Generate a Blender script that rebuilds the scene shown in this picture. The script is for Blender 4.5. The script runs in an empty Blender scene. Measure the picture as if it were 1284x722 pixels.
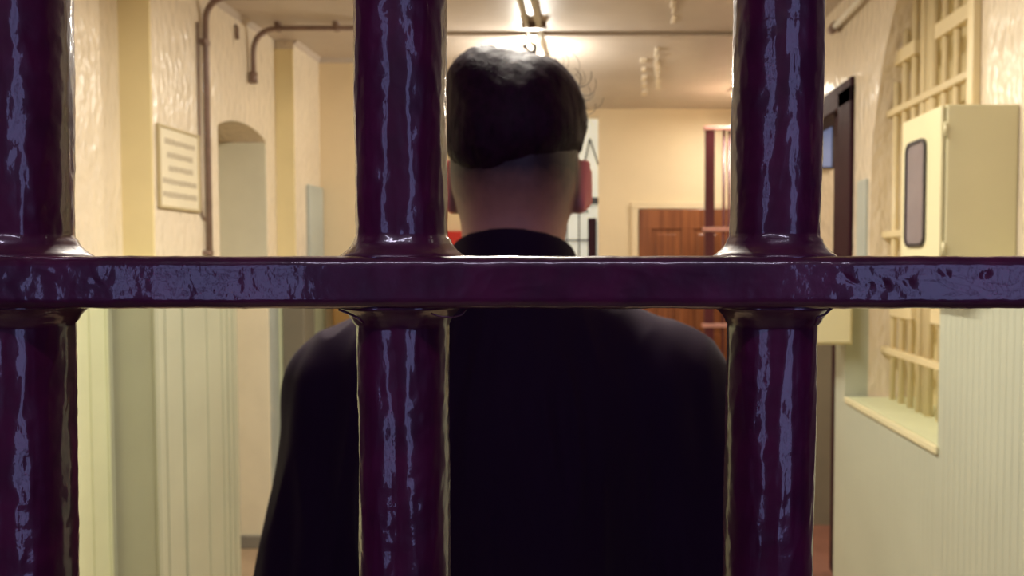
import bpy, bmesh, math, random
import numpy as np
from mathutils import Vector, Matrix, noise

random.seed(7)
C = bpy.context.scene.collection
EYE = 1.60          # camera height
F = 927.0           # focal length in pixels of the 1284 px wide frame
VX, VY = 750.0, 328.0
ZC = 2.85           # corridor ceiling height

# ---------------------------------------------------------------- colours / materials
def lin(c):
    return tuple(((v/255.0)/12.92 if v/255.0 <= 0.04045 else (((v/255.0)+0.055)/1.055)**2.4) for v in c)

def mat(name, rgb, rough=0.5, spec=0.5, coat=0.0, metal=0.0, var=0.0, vscale=6.0, bump=0.0, bscale=40.0,
        bstretch=(1, 1, 1), bdist=0.01, emit=None, estr=0.0, sss=0.0, detail=3.0, sheen=0.0, rgb2=None):
    m = bpy.data.materials.new(name); m.use_nodes = True
    nt = m.node_tree; N = nt.nodes; L = nt.links
    b = N['Principled BSDF']
    c = lin(rgb)
    b.inputs['Base Color'].default_value = (*c, 1)
    b.inputs['Roughness'].default_value = rough
    b.inputs['Specular IOR Level'].default_value = spec
    b.inputs['Metallic'].default_value = metal
    b.inputs['Coat Weight'].default_value = coat
    b.inputs['Coat Roughness'].default_value = 0.08
    if sheen:
        b.inputs['Sheen Weight'].default_value = sheen
        b.inputs['Sheen Roughness'].default_value = 0.5
    if sss:
        b.inputs['Subsurface Weight'].default_value = sss
        b.inputs['Subsurface Radius'].default_value = (0.9, 0.22, 0.12)
        b.inputs['Subsurface Scale'].default_value = 0.012
    if emit:
        b.inputs['Emission Color'].default_value = (*lin(emit), 1)
        b.inputs['Emission Strength'].default_value = estr
    tc = N.new('ShaderNodeTexCoord')
    if var or rgb2:
        n = N.new('ShaderNodeTexNoise'); n.inputs['Scale'].default_value = vscale; n.inputs['Detail'].default_value = 4
        L.new(tc.outputs['Object'], n.inputs['Vector'])
        mx = N.new('ShaderNodeMix'); mx.data_type = 'RGBA'
        mr = N.new('ShaderNodeMapRange'); mr.inputs['From Min'].default_value = 0.35; mr.inputs['From Max'].default_value = 0.65
        L.new(n.outputs['Fac'], mr.inputs['Value']); L.new(mr.outputs['Result'], mx.inputs['Factor'])
        c2 = lin(rgb2) if rgb2 else tuple(v*(1+var) for v in c)
        c1 = c if rgb2 else tuple(v*(1-var) for v in c)
        mx.inputs['A'].default_value = (*c1, 1); mx.inputs['B'].default_value = (*[min(v, 1) for v in c2], 1)
        L.new(mx.outputs['Result'], b.inputs['Base Color'])
    if bump:
        mp = N.new('ShaderNodeMapping'); mp.inputs['Scale'].default_value = bstretch
        L.new(tc.outputs['Object'], mp.inputs['Vector'])
        n = N.new('ShaderNodeTexNoise'); n.inputs['Scale'].default_value = bscale; n.inputs['Detail'].default_value = detail
        L.new(mp.outputs['Vector'], n.inputs['Vector'])
        bp = N.new('ShaderNodeBump'); bp.inputs['Strength'].default_value = bump; bp.inputs['Distance'].default_value = bdist
        L.new(n.outputs['Fac'], bp.inputs['Height']); L.new(bp.outputs['Normal'], b.inputs['Normal'])
    return m

M = {}
M['wall'] = mat('cream_gloss_wall_paint', (226, 212, 188), rough=0.26, spec=0.55, var=0.04, vscale=3, bump=0.9, bscale=36,
                bstretch=(1, 1, 0.40), bdist=0.012, detail=1.5)
M['smooth'] = mat('smooth_cream_paint', (240, 224, 172), rough=0.45, var=0.03, vscale=4, bump=0.15, bscale=12, bdist=0.01)
M['back'] = mat('yellow_cream_paint', (232, 212, 174), rough=0.5, var=0.03, vscale=2, bump=0.2, bscale=8, bdist=0.01)
M['ceil'] = mat('ceiling_paint', (202, 190, 178), rough=0.42, var=0.06, vscale=2.2, bump=0.35, bscale=5, bdist=0.02)
M['dadoL'] = mat('sage_dado_paint', (184, 186, 162), rough=0.4, var=0.04, vscale=3, bump=0.25, bscale=14, bstretch=(1, 1, .15), bdist=0.006)
M['dadoR'] = mat('pale_green_dado_paint', (180, 184, 166), rough=0.42, var=0.04, vscale=2, bump=0.2, bscale=30, bstretch=(1, 1, .04), bdist=0.006)
M['lightdado'] = mat('light_green_paint', (214, 218, 180), rough=0.4, var=0.03, bump=0.15, bscale=20, bstretch=(1, 1, .1), bdist=.005)
M['bluegrey'] = mat('blue_grey_paint', (178, 184, 176), rough=0.4, var=0.04, bump=0.1, bscale=10)
M['darkgrey'] = mat('dark_grey_paint', (128, 122, 106), rough=0.5, var=0.05)
M['jamb'] = mat('grey_cream_paint', (226, 224, 200), rough=0.5, var=0.03)
M['jamblow'] = mat('jamb_paint_lit', (242, 234, 206), rough=0.5, var=0.03)  # lower part of the same jamb, its brighter light put into the colour
M['skirt'] = mat('grey_skirting_paint', (140, 136, 126), rough=0.4, var=0.04)
M['floor'] = mat('beige_floor', (176, 152, 124), rough=0.35, var=0.1, vscale=5, bump=0.1, bscale=20)
M['floor_red'] = mat('red_brown_floor', (130, 88, 74), rough=0.4, var=0.1, vscale=8)
M['cream_metal'] = mat('cream_enamel', (220, 212, 172), rough=0.2, spec=0.5, var=0.02, bump=0.05, bscale=10)
M['grille'] = mat('cream_bar_paint', (226, 208, 164), rough=0.35, var=0.03, bump=0.2, bscale=60, bdist=.003)
M['gasket'] = mat('black_rubber', (42, 34, 38), rough=0.4)
M['greyglass'] = mat('grey_viewing_pane', (128, 116, 118), rough=0.12, spec=0.6, var=0.06, vscale=9)
M['conduit'] = mat('tarnished_conduit', (132, 108, 96), rough=0.4, spec=0.5, var=0.12, vscale=20)
M['dark_maroon'] = mat('dark_maroon_paint', (44, 7, 23), rough=0.55, spec=0.2, var=0.1, bump=0.15, bscale=20)
M['maroon'] = mat('red_maroon_paint', (86, 32, 40), rough=0.35, coat=0.3, var=0.1)
M['paper'] = mat('aged_paper', (222, 212, 184), rough=0.4, spec=0.6, var=0.03)
M['paper_edge'] = mat('aged_paper_frame', (188, 172, 132), rough=0.4)
M['ink'] = mat('faded_ink', (184, 172, 148), rough=0.7)
M['red'] = mat('red_enamel', (196, 44, 34), rough=0.35, var=0.05)
M['brown'] = mat('brown_board', (146, 112, 62), rough=0.5, var=0.1)
M['flake'] = mat('pale_flaking_paint', (236, 224, 202), rough=0.5, var=0.04)
M['dark_iron'] = mat('black_iron', (42, 38, 44), rough=0.4, var=0.1)
M['opal'] = mat('opal_lamp_glass', (255, 244, 225), rough=0.3, emit=(255, 236, 200), estr=30)
M['tube'] = mat('fluorescent_tube_glass', (255, 246, 230), rough=0.3, emit=(255, 228, 182), estr=16)
M['celltube'] = mat('cool_tube_glass', (240, 240, 255), rough=0.3, emit=(214, 220, 255), estr=14)
M['white_metal'] = mat('white_lamp_housing', (225, 220, 205), rough=0.4, var=0.02)
M['dayglass'] = mat('frosted_daylight_pane', (225, 225, 212), rough=0.4, var=0.1, vscale=6, emit=(222, 224, 208), estr=0.42)
M['blueglass'] = mat('blue_daylight_pane', (120, 125, 140), rough=0.2, var=0.1, vscale=6, emit=(120, 140, 190), estr=0.5)
M['skylight'] = mat('cold_daylight_glass', (170, 175, 220), rough=0.3, var=0.02, emit=(156, 162, 232), estr=2.6)
M['cellwall'] = mat('dim_cell_wall', (70, 44, 66), rough=0.6, var=0.06, bump=0.2, bscale=12)

def wood_mat():
    m = mat('varnished_orange_wood', (168, 92, 44), rough=0.32, coat=0.2)
    nt = m.node_tree; N = nt.nodes; L = nt.links; b = N['Principled BSDF']
    tc = N.new('ShaderNodeTexCoord'); mp = N.new('ShaderNodeMapping'); mp.inputs['Scale'].default_value = (30, 30, 1.6)
    n = N.new('ShaderNodeTexNoise'); n.inputs['Scale'].default_value = 1.0; n.inputs['Detail'].default_value = 5
    r = N.new('ShaderNodeValToRGB')
    r.color_ramp.elements[0].position = 0.3; r.color_ramp.elements[0].color = (*lin((112, 62, 36)), 1)
    r.color_ramp.elements[1].position = 0.7; r.color_ramp.elements[1].color = (*lin((160, 98, 58)), 1)
    L.new(tc.outputs['Object'], mp.inputs['Vector']); L.new(mp.outputs['Vector'], n.inputs['Vector'])
    L.new(n.outputs['Fac'], r.inputs['Fac']); L.new(r.outputs['Color'], b.inputs['Base Color'])
    return m
M['wood'] = wood_mat()

def bar_mat():
    m = mat('thick_glossy_maroon_paint', (66, 10, 44), rough=0.38, spec=0.4, coat=0.85)
    nt = m.node_tree; N = nt.nodes; L = nt.links; b = N['Principled BSDF']
    b.inputs['Coat Roughness'].default_value = 0.07
    tc = N.new('ShaderNodeTexCoord')
    mp = N.new('ShaderNodeMapping'); mp.inputs['Scale'].default_value = (1, 1, 0.8)
    L.new(tc.outputs['Object'], mp.inputs['Vector'])
    n = N.new('ShaderNodeTexNoise'); n.inputs['Scale'].default_value = 260; n.inputs['Detail'].default_value = 3
    L.new(mp.outputs['Vector'], n.inputs['Vector'])
    bp = N.new('ShaderNodeBump'); bp.inputs['Strength'].default_value = 0.10; bp.inputs['Distance'].default_value = 0.0015
    L.new(n.outputs['Fac'], bp.inputs['Height'])
    L.new(bp.outputs['Normal'], b.inputs['Normal']); L.new(bp.outputs['Normal'], b.inputs['Coat Normal'])
    n2 = N.new('ShaderNodeTexNoise'); n2.inputs['Scale'].default_value = 60; n2.inputs['Detail'].default_value = 4
    L.new(tc.outputs['Object'], n2.inputs['Vector'])
    r = N.new('ShaderNodeValToRGB')
    r.color_ramp.elements[0].position = 0.35; r.color_ramp.elements[0].color = (*lin((60, 4, 40)), 1)
    r.color_ramp.elements[1].position = 0.7; r.color_ramp.elements[1].color = (*lin((82, 9, 52)), 1)
    L.new(n2.outputs['Fac'], r.inputs['Fac']); L.new(r.outputs['Color'], b.inputs['Base Color'])
    return m
M['bar'] = bar_mat()

# ---------------------------------------------------------------- mesh helpers
def link_mesh(name, bm, m, parent=None, smooth=False):
    me = bpy.data.meshes.new(name); bm.normal_update(); bm.to_mesh(me); bm.free()
    me.materials.append(m)
    if smooth:
        for p in me.polygons: p.use_smooth = True
    o = bpy.data.objects.new(name, me); C.objects.link(o)
    if parent:
        o.parent = parent
        me.transform(Matrix.Translation(-Vector(parent.location)))
    return o

def add_box(bm, x0, x1, y0, y1, z0, z1, bev=0.0, seg=2):
    r = bmesh.ops.create_cube(bm, size=1.0)
    vs = r['verts']
    for v in vs:
        v.co = Vector(((x0+x1)/2 + v.co.x*(x1-x0), (y0+y1)/2 + v.co.y*(y1-y0), (z0+z1)/2 + v.co.z*(z1-z0)))
    if bev:
        es = list({e for v in vs for e in v.link_edges})
        bmesh.ops.bevel(bm, geom=es, offset=bev, segments=seg, affect='EDGES', profile=0.5)

def box(name, dims, m, parent=None, bev=0.0):
    bm = bmesh.new(); add_box(bm, *dims, bev=bev)
    return link_mesh(name, bm, m, parent)

def add_prism(bm, pts, axis, a0, a1):
    """pts: 2-D polygon; axis: extrusion axis. x -> (y,z); y -> (x,z); z -> (x,y)"""
    def P(p, a):
        return {'x': (a, p[0], p[1]), 'y': (p[0], a, p[1]), 'z': (p[0], p[1], a)}[axis]
    v0 = [bm.verts.new(P(p, a0)) for p in pts]; v1 = [bm.verts.new(P(p, a1)) for p in pts]
    fs = [bm.faces.new(v0[::-1]), bm.faces.new(v1)]
    n = len(pts)
    for i in range(n):
        fs.append(bm.faces.new((v0[i], v0[(i+1) % n], v1[(i+1) % n], v1[i])))
    bmesh.ops.recalc_face_normals(bm, faces=fs)

def add_tube(bm, path, r, seg=12, cap=True):
    path = [Vector(p) for p in path]; rings = []
    up = None
    for i, p in enumerate(path):
        d = (path[min(i+1, len(path)-1)] - path[max(i-1, 0)]).normalized()
        if up is None:
            up = Vector((0, 0, 1)) if abs(d.z) < 0.9 else Vector((1, 0, 0))
        a = (up - d*up.dot(d)).normalized(); up = a; b = d.cross(a)
        rr = r[i] if isinstance(r, (list, tuple)) else r
        rings.append([bm.verts.new(p + a*math.cos(t)*rr + b*math.sin(t)*rr) for t in [2*math.pi*k/seg for k in range(seg)]])
    for i in range(len(rings)-1):
        for k in range(seg):
            bm.faces.new((rings[i][k], rings[i][(k+1) % seg], rings[i+1][(k+1) % seg], rings[i+1][k]))
    if cap and seg > 2:
        bm.faces.new(rings[0][::-1]); bm.faces.new(rings[-1])

def tube(name, path, r, m, parent=None, seg=12):
    bm = bmesh.new(); add_tube(bm, path, r, seg)
    bmesh.ops.recalc_face_normals(bm, faces=bm.faces[:])
    return link_mesh(name, bm, m, parent, smooth=True)

def arc(p0, p1, p2, n=8):
    """quadratic bend from p0 over corner p1 to p2"""
    p0, p1, p2 = Vector(p0), Vector(p1), Vector(p2)
    return [(1-t)**2*p0 + 2*t*(1-t)*p1 + t*t*p2 for t in [i/n for i in range(n+1)]]

def add_lathe(bm, prof, cx, cy, seg=32):
    rings = []
    for r, z in prof:
        rings.append([bm.verts.new((cx + r*math.cos(2*math.pi*k/seg), cy + r*math.sin(2*math.pi*k/seg), z)) for k in range(seg)])
    for i in range(len(rings)-1):
        for k in range(seg):
            bm.faces.new((rings[i][k], rings[i][(k+1) % seg], rings[i+1][(k+1) % seg], rings[i+1][k]))
    bm.faces.new(rings[0][::-1]); bm.faces.new(rings[-1])
    bmesh.ops.recalc_face_normals(bm, faces=bm.faces[:])

def thing(name, label, cat, loc=(0, 0, 0), group=None):
    o = bpy.data.objects.new(name, None); C.objects.link(o); o.location = loc; o.empty_display_size = 0.05
    o['label'] = label; o['category'] = cat
    if group: o['group'] = group
    return o
def tag(o, label, cat, group=None):
    o['label'] = label; o['category'] = cat
    if group: o['group'] = group
    return o
def struct(o):
    o['kind'] = 'structure'; return o

# ================================================================ THE SETTING
XL0, XL1, XL2 = -1.96, -1.83, -1.725      # left wall surface steps inward towards the far end
XR = 1.17
YB = 6.10
DT = EYE-0.08      # top of the dado
bm = bmesh.new(); add_box(bm, -2.4, 2.8, -1.75, YB+1.6, -0.1, 0.0); struct(link_mesh('floor', bm, M['floor']))
bm = bmesh.new()
add_box(bm, -2.4, 2.8, 0.1, YB+0.2, ZC, ZC+0.1)
ceiling = struct(link_mesh('ceiling', bm, M['ceil']))
# shallow downstand added in front of the bulb to shade the nearer ceiling
struct(box('trim_1', (-1.2, XR, 4.08, 4.17, ZC-0.018, ZC), M['ceil'], bev=0.006))
# cornice along left side
bm = bmesh.new()
add_prism(bm, [(XL1, ZC-0.025), (XL1, ZC), (XL1+0.025, ZC)], 'y', 3.06, 4.09)
add_prism(bm, [(XL2, ZC-0.025), (XL2, ZC), (XL2+0.025, ZC)], 'y', 4.23, 4.61)
add_prism(bm, [(4.61, ZC-0.025), (4.61, ZC), (4.585, ZC)], 'x', XL2, -1.24)
struct(link_mesh('trim_2', bm, M['ceil']))

# left wall: steps, arched alcove
bm = bmesh.new()
add_box(bm, -2.4, XL0, 0.35, 3.06, 0, ZC)
add_box(bm, -2.4, XL1, 3.06, 3.58, 0, ZC)
add_box(bm, -2.4, XL1, 4.10, 4.23, 0, ZC)
add_box(bm, -2.4, XL2, 4.23, 4.75, 0, ZC)
ya, yb, zs, zt = 3.58, 4.10, EYE+0.656, EYE+0.715
pts = [(ya, ZC), (ya, zs)]
for i in range(1, 16):
    t = i/16; pts.append((ya+(yb-ya)*t, zs+(zt-zs)*math.sin(math.pi*t)**0.75))
pts += [(yb, zs), (yb, ZC)]
add_prism(bm, pts, 'x', -2.4, XL1)
add_box(bm, -2.4, -2.25, 3.58, 4.10, 0, zs+0.1)
struct(link_mesh('wall_left', bm, M['wall']))
# smooth pilaster faces (camera facing steps)
bm = bmesh.new()
add_box(bm, XL0-0.005, XL1-0.002, 3.052, 3.06, 0, ZC)
struct(link_mesh('trim_3', bm, M['smooth']))
bm = bmesh.new(); add_box(bm, XL1, XL2-0.001, 4.222, 4.23, 0, ZC-0.05)
struct(link_mesh('trim_4', bm, M['smooth']))
# far jamb of the alcove with skirting
bm = bmesh.new(); add_box(bm, -2.25, XL1-0.002, 4.094, 4.10, DT, zs-0.002); struct(link_mesh('trim_5', bm, M['jamb']))
struct(box('trim_20', (-2.25, XL1-0.002, 4.092, 4.10, 0.07, DT), M['jamblow']))
struct(box('baseboard_alcove', (-2.25, XL1-0.002, 4.07, 4.10, 0, 0.07), M['skirt'], bev=0.004))

# end wall left of the head, and the return behind it
struct(box('wall_end', (-1.725, -1.24, 4.61, 4.75, 0, ZC), M['back']))
struct(box('wall_return', (-1.38, -1.24, 4.75, YB+0.1, 0, ZC), M['back']))
# back wall with an opening for the glazed grille (x -0.72..0)
bm = bmesh.new()
add_box(bm, -1.38, -0.72, YB, YB+0.16, 0, ZC)
add_box(bm, -0.72, 0.0, YB, YB+0.16, EYE+1.19, ZC)
add_box(bm, 0.0, 2.8, YB, YB+0.16, 0, ZC)
struct(link_mesh('wall_back', bm, M['back']))

# right wall with door opening and arched window recess
DY0, DY1, DZ = 3.42, 4.45, EYE+0.83
wy0, wy1, wz0 = 2.31, 3.19, EYE-0.583
bm = bmesh.new()
add_box(bm, XR, 1.5, 0.35, wy0, 0, ZC)
add_box(bm, XR, 1.5, wy1, DY0, 0, ZC)
add_box(bm, XR, 1.5, DY1, YB, 0, ZC)
add_box(bm, XR, 1.5, DY0, DY1, DZ, ZC)
add_box(bm, XR, 1.5, wy0, wy1, 0, wz0)
archp = [(3.19, .30), (3.175, .50), (3.13, .665), (3.085, .78), (3.03, .88), (2.97, .98), (2.90, 1.06), (2.80, 1.13), (2.65, 1.17), (2.31, 1.18)]
pts = [(wy1, ZC)] + [(y, EYE+z) for y, z in archp] + [(wy0, ZC)]
add_prism(bm, pts, 'x', XR, 1.5)
struct(link_mesh('wall_right', bm, M['wall']))
struct(box('window_1', (1.36, 1.40, wy0-0.0, wy1, wz0, EYE+1.19), M['smooth']))      # boarded, painted-over window panel

# dado panelling

# left near dado (light green), with bead lines
lx = XL0+0.03
bm = bmesh.new()
add_box(bm, XL0, lx, 0.35, 2.90, 0, DT, 0.0)
for y in (2.79, 2.885):
    add_box(bm, lx, lx+0.006, y, y+0.012, 0.0, DT)
struct(link_mesh('trim_6', bm, M['lightdado']))
# boxed-in panelling standing proud of the wall, with grooves
bm = bmesh.new()
add_box(bm, XL0, -1.75, 2.93, 3.58, 0, DT, 0.006)
for y, w, t in ((2.975, .012, .006), (3.10, .022, .010), (3.29, .010, .006), (3.42, .010, .006), (3.47, .014, .008), (3.52, .010, .006)):
    add_box(bm, -1.75, -1.75+t, y, y+w, 0.0, DT-0.01, 0.002)
for x in (-1.945, -1.765):
    add_box(bm, x, x+0.010, 2.922, 2.93, 0, DT-0.01)
struct(link_mesh('trim_7', bm, M['dadoL']))
struct(box('trim_8', (XL0, -1.73, 2.91, 3.60, DT, DT+0.03), M['lightdado'], bev=0.008))
# dado beyond the arch (blue grey strip, light fillet, dark grey pilaster foot)
struct(box('trim_9', (XL1, XL1+0.012, 4.10, 4.205, 0, DT), M['bluegrey']))
struct(box('trim_10', (XL1, -1.79, 4.20, 4.222, 0, DT), M['lightdado'], bev=0.004))
struct(box('trim_11', (-1.79, -1.665, 4.18, 4.34, 0, DT), M['darkgrey'], bev=0.006))
struct(box('trim_12', (XL2, -1.70, 4.34, 4.61, 0, DT), M['lightdado']))
# right dado
xd = 1.07
bm = bmesh.new()
add_box(bm, xd, XR, 0.35, wy0, 0, DT)
add_box(bm, xd, XR, wy0, wy1, 0, wz0-0.02)
add_box(bm, xd, XR, wy1, 3.32, 0, DT)
y = 0.5
while y < 3.3:
    if y < 2.29: add_box(bm, xd-0.0007, xd, y, y+0.010, 0.1, DT-0.02)
    elif 2.31 < y < 3.18: add_box(bm, xd-0.0007, xd, y, y+0.010, 0.1, wz0-0.04)
    y += 0.034
struct(link_mesh('trim_13', bm, M['dadoR']))
struct(box('trim_14', (xd-0.008, XR+0.20, wy0+0.0, wy1-0.03, wz0-0.02, wz0+0.003), M['lightdado'], bev=0.002))    # window sill
bm = bmesh.new(); add_box(bm, xd-0.012, xd+0.004, wy0-0.01, 3.16, wz0-0.022, wz0+0.004, 0.004)
struct(link_mesh('trim_15', bm, M['cream_metal']))                                                     # bright nosing of the sill
struct(box('trim_16', (xd-0.02, XR, 0.35, wy0-0.01, DT, DT+0.025), M['lightdado'], bev=0.006))
struct(box('trim_17', (XR-0.028, XR, wy0-0.03, wy0+0.008, DT+0.025, ZC-0.02), M['grille'], bev=0.006))   # upright moulding at the near side of the arch
struct(box('baseboard_right', (xd-0.012, xd, 0.36, 3.31, 0, 0.1), M['dadoR'], bev=0.004))

# side room seen through the doorway on the right
struct(box('wall_side_room', (1.5, 2.8, 4.9, 5.0, 0, ZC), M['back']))
struct(box('wall_side_room_far', (2.7, 2.8, 3.0, 4.9, 0, ZC), M['back']))
struct(box('wall_side_room_near', (1.5, 2.8, 2.9, 3.0, 0, ZC), M['back']))
struct(box('trim_18', (1.06, 2.7, DY0, 4.9, 0.0, 0.006), M['floor_red']))
struct(box('trim_19', (XR+0.1, 1.5, 4.425, 4.447, 0.0, DT), M['darkgrey']))

# door frame on the right wall: dark maroon, wide post
d = thing('door_2', 'dark maroon door frame', 'door'); d['kind'] = 'structure'
for k in ('label', 'category'): del d[k]
box('door_post', (XR-0.02, XR+0.10, DY0-0.02, DY0+0.16, 0, DZ-0.02), M['dark_maroon'], d, bev=0.006)
box('door_post', (XR-0.02, XR+0.10, DY1-0.02, DY1+0.10, 0, DZ-0.02), M['dark_maroon'], d, bev=0.006)
box('door_leaf', (XR+0.02, XR+0.06, DY0+0.16, DY0+0.335, 0.02, DZ-0.10), M['dark_maroon'], d, bev=0.004)
box('door_lintel', (XR-0.02, XR+0.10, DY0-0.02, DY1+0.10, DZ-0.10, DZ+0.015), M['dark_maroon'], d, bev=0.006)

# near partition holding the gate, and the dim cell behind the camera
bm = bmesh.new()
add_box(bm, -2.4, -0.78, 0.20, 0.90, 0, ZC); add_box(bm, 0.55, 1.5, 0.20, 0.90, 0, ZC)  # unseen, deepened to block corridor reflections in the sides of the bars
struct(link_mesh('wall_front', bm, M['cellwall']))
wl = (-1.42, -0.86, 0.70, 2.55); wr = (0.74, 1.62, 0.70, 2.55)
bm = bmesh.new()
add_box(bm, -2.0, wl[0], -1.75, -1.6, 0, ZC); add_box(bm, wl[1], wr[0], -1.75, -1.6, 0, ZC); add_box(bm, wr[1], 2.0, -1.75, -1.6, 0, ZC)
for w in (wl, wr):
    add_box(bm, w[0], w[1], -1.75, -1.6, 0, w[2]); add_box(bm, w[0], w[1], -1.75, -1.6, w[3], ZC)
struct(link_mesh('wall_cell_rear', bm, M['cellwall']))
struct(box('wall_cell_left', (-2.1, -2.0, -1.75, 0.2, 0, ZC), M['cellwall']))
struct(box('wall_cell_right', (2.0, 2.1, -1.75, 0.2, 0, ZC), M['cellwall']))
struct(box('ceiling_cell', (-2.1, 2.1, -1.75, 0.1, ZC, ZC+0.1), M['cellwall']))
for i, w in enumerate((wl, wr)):
    e = bpy.data.objects.new('window_%d' % (i+2), None); C.objects.link(e); e.location = ((w[0]+w[1])/2, -1.7, w[2]); struct(e)
    box('window_pane', (w[0], w[1], -1.72, -1.71, w[2], w[3]), M['skylight'], e)
    bm = bmesh.new()
    for x0, x1 in ((w[0], w[0]+0.03), (w[1]-0.03, w[1]), ((w[0]+w[1])/2-0.01, (w[0]+w[1])/2+0.01)):
        add_box(bm, x0, x1, -1.70, -1.66, w[2], w[3])
    for z in (w[2], (w[2]+w[3])/2, w[3]-0.03): add_box(bm, w[0], w[1], -1.70, -1.66, z, z+0.03)
    link_mesh('window_frame', bm, M['dark_iron'], e)

# glazed grille opening at the end (pale daylight)
e = bpy.data.objects.new('window_4', None); C.objects.link(e); e.location = (-0.36, YB+0.1, 0); struct(e)
box('window_pane', (-0.72, 0.0, YB+0.12, YB+0.13, 0, EYE+1.19), M['dayglass'], e)
bm = bmesh.new()
for x in (-0.70, -0.58, -0.46, -0.35, -0.26, -0.16): add_box(bm, x-0.006, x+0.006, YB+0.07, YB+0.085, 0.0, EYE+0.42)
for z in (0.3, 0.9, EYE+0.18, EYE+0.42): add_box(bm, -0.72, -0.08, YB+0.065, YB+0.09, z-0.006, z+0.006)
add_tube(bm, [(-0.07, YB+0.06, EYE+1.02), (-0.155, YB+0.06, EYE+0.62)], 0.006, 8)
add_tube(bm, [(-0.07, YB+0.06, EYE+1.02), (-0.0, YB+0.06, EYE+0.80)], 0.006, 8)
link_mesh('window_bars', bm, M['dark_iron'], e)
box('window_post', (-0.085, -0.015, YB+0.03, YB+0.09, 0.0, EYE+0.36), M['dark_maroon'], e, bev=0.004)
box('window_hinge', (-0.10, 0.0, YB+0.02, YB+0.1, EYE+0.48, EYE+0.53), M['dark_iron'], e, bev=0.004)

# wooden panelled door in the back wall
e = bpy.data.objects.new('door_1', None); C.objects.link(e); e.location = (0.7, YB, 0); struct(e)
bm = bmesh.new(); x0, x1, zt_ = 0.335, 1.12, EYE+0.428
add_box(bm, x0, x1, YB-0.025, YB, 0, zt_)
pw = 0.105
for a, b_ in ((x0, x0+pw), ((x0+x1)/2-pw/2, (x0+x1)/2+pw/2), (x1-pw, x1)): add_box(bm, a, b_, YB-0.04, YB-0.025, 0, zt_, 0.004)
for z0, z1 in ((0, 0.2), (0.85, 1.0), (zt_-0.16, zt_)): add_box(bm, x0, x1, YB-0.041, YB-0.025, z0, z1, 0.004)
for px in ((x0+pw+0.035, (x0+x1)/2-pw/2-0.035), ((x0+x1)/2+pw/2+0.035, x1-pw-0.035)):
    for z0, z1 in ((0.24, 0.81), (1.04, zt_-0.2)): add_box(bm, px[0], px[1], YB-0.036, YB-0.02, z0, z1, 0.01)
link_mesh('door_leaf', bm, M['wood'], e)
bm = bmesh.new()
add_box(bm, x0-0.06, x0-0.004, YB-0.03, YB, 0, zt_+0.03, 0.004); add_box(bm, x1+0.004, XR-0.002, YB-0.03, YB, 0, zt_+0.03, 0.004)
add_box(bm, x0-0.065, XR-0.001, YB-0.034, YB, zt_+0.005, zt_+0.06, 0.004)
link_mesh('door_frame', bm, M['back'], e)

# pale flakes of paint hanging on the ceiling
random.seed(3)
def flakes(path, n):
    bm = bmesh.new()
    for i in range(n):
        t = i/(n-1); p = Vector(path[0]).lerp(Vector(path[1]), t)
        w = random.uniform(0.006, 0.02)
        add_box(bm, p.x-w, p.x+w, p.y-random.uniform(.02, .07), p.y+random.uniform(.02, .07), ZC-random.uniform(.006, .018), ZC+0.001, 0.003)
    return link_mesh('paint_flakes', bm, M['flake'], ceiling)
flakes([(0.345, 4.40, ZC), (0.43, 5.35, ZC)], 10)
flakes([(0.28, 4.62, ZC), (0.34, 5.5, ZC)], 5)
flakes([(0.345, 3.45, ZC), (0.39, 3.85, ZC)], 4)

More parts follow.
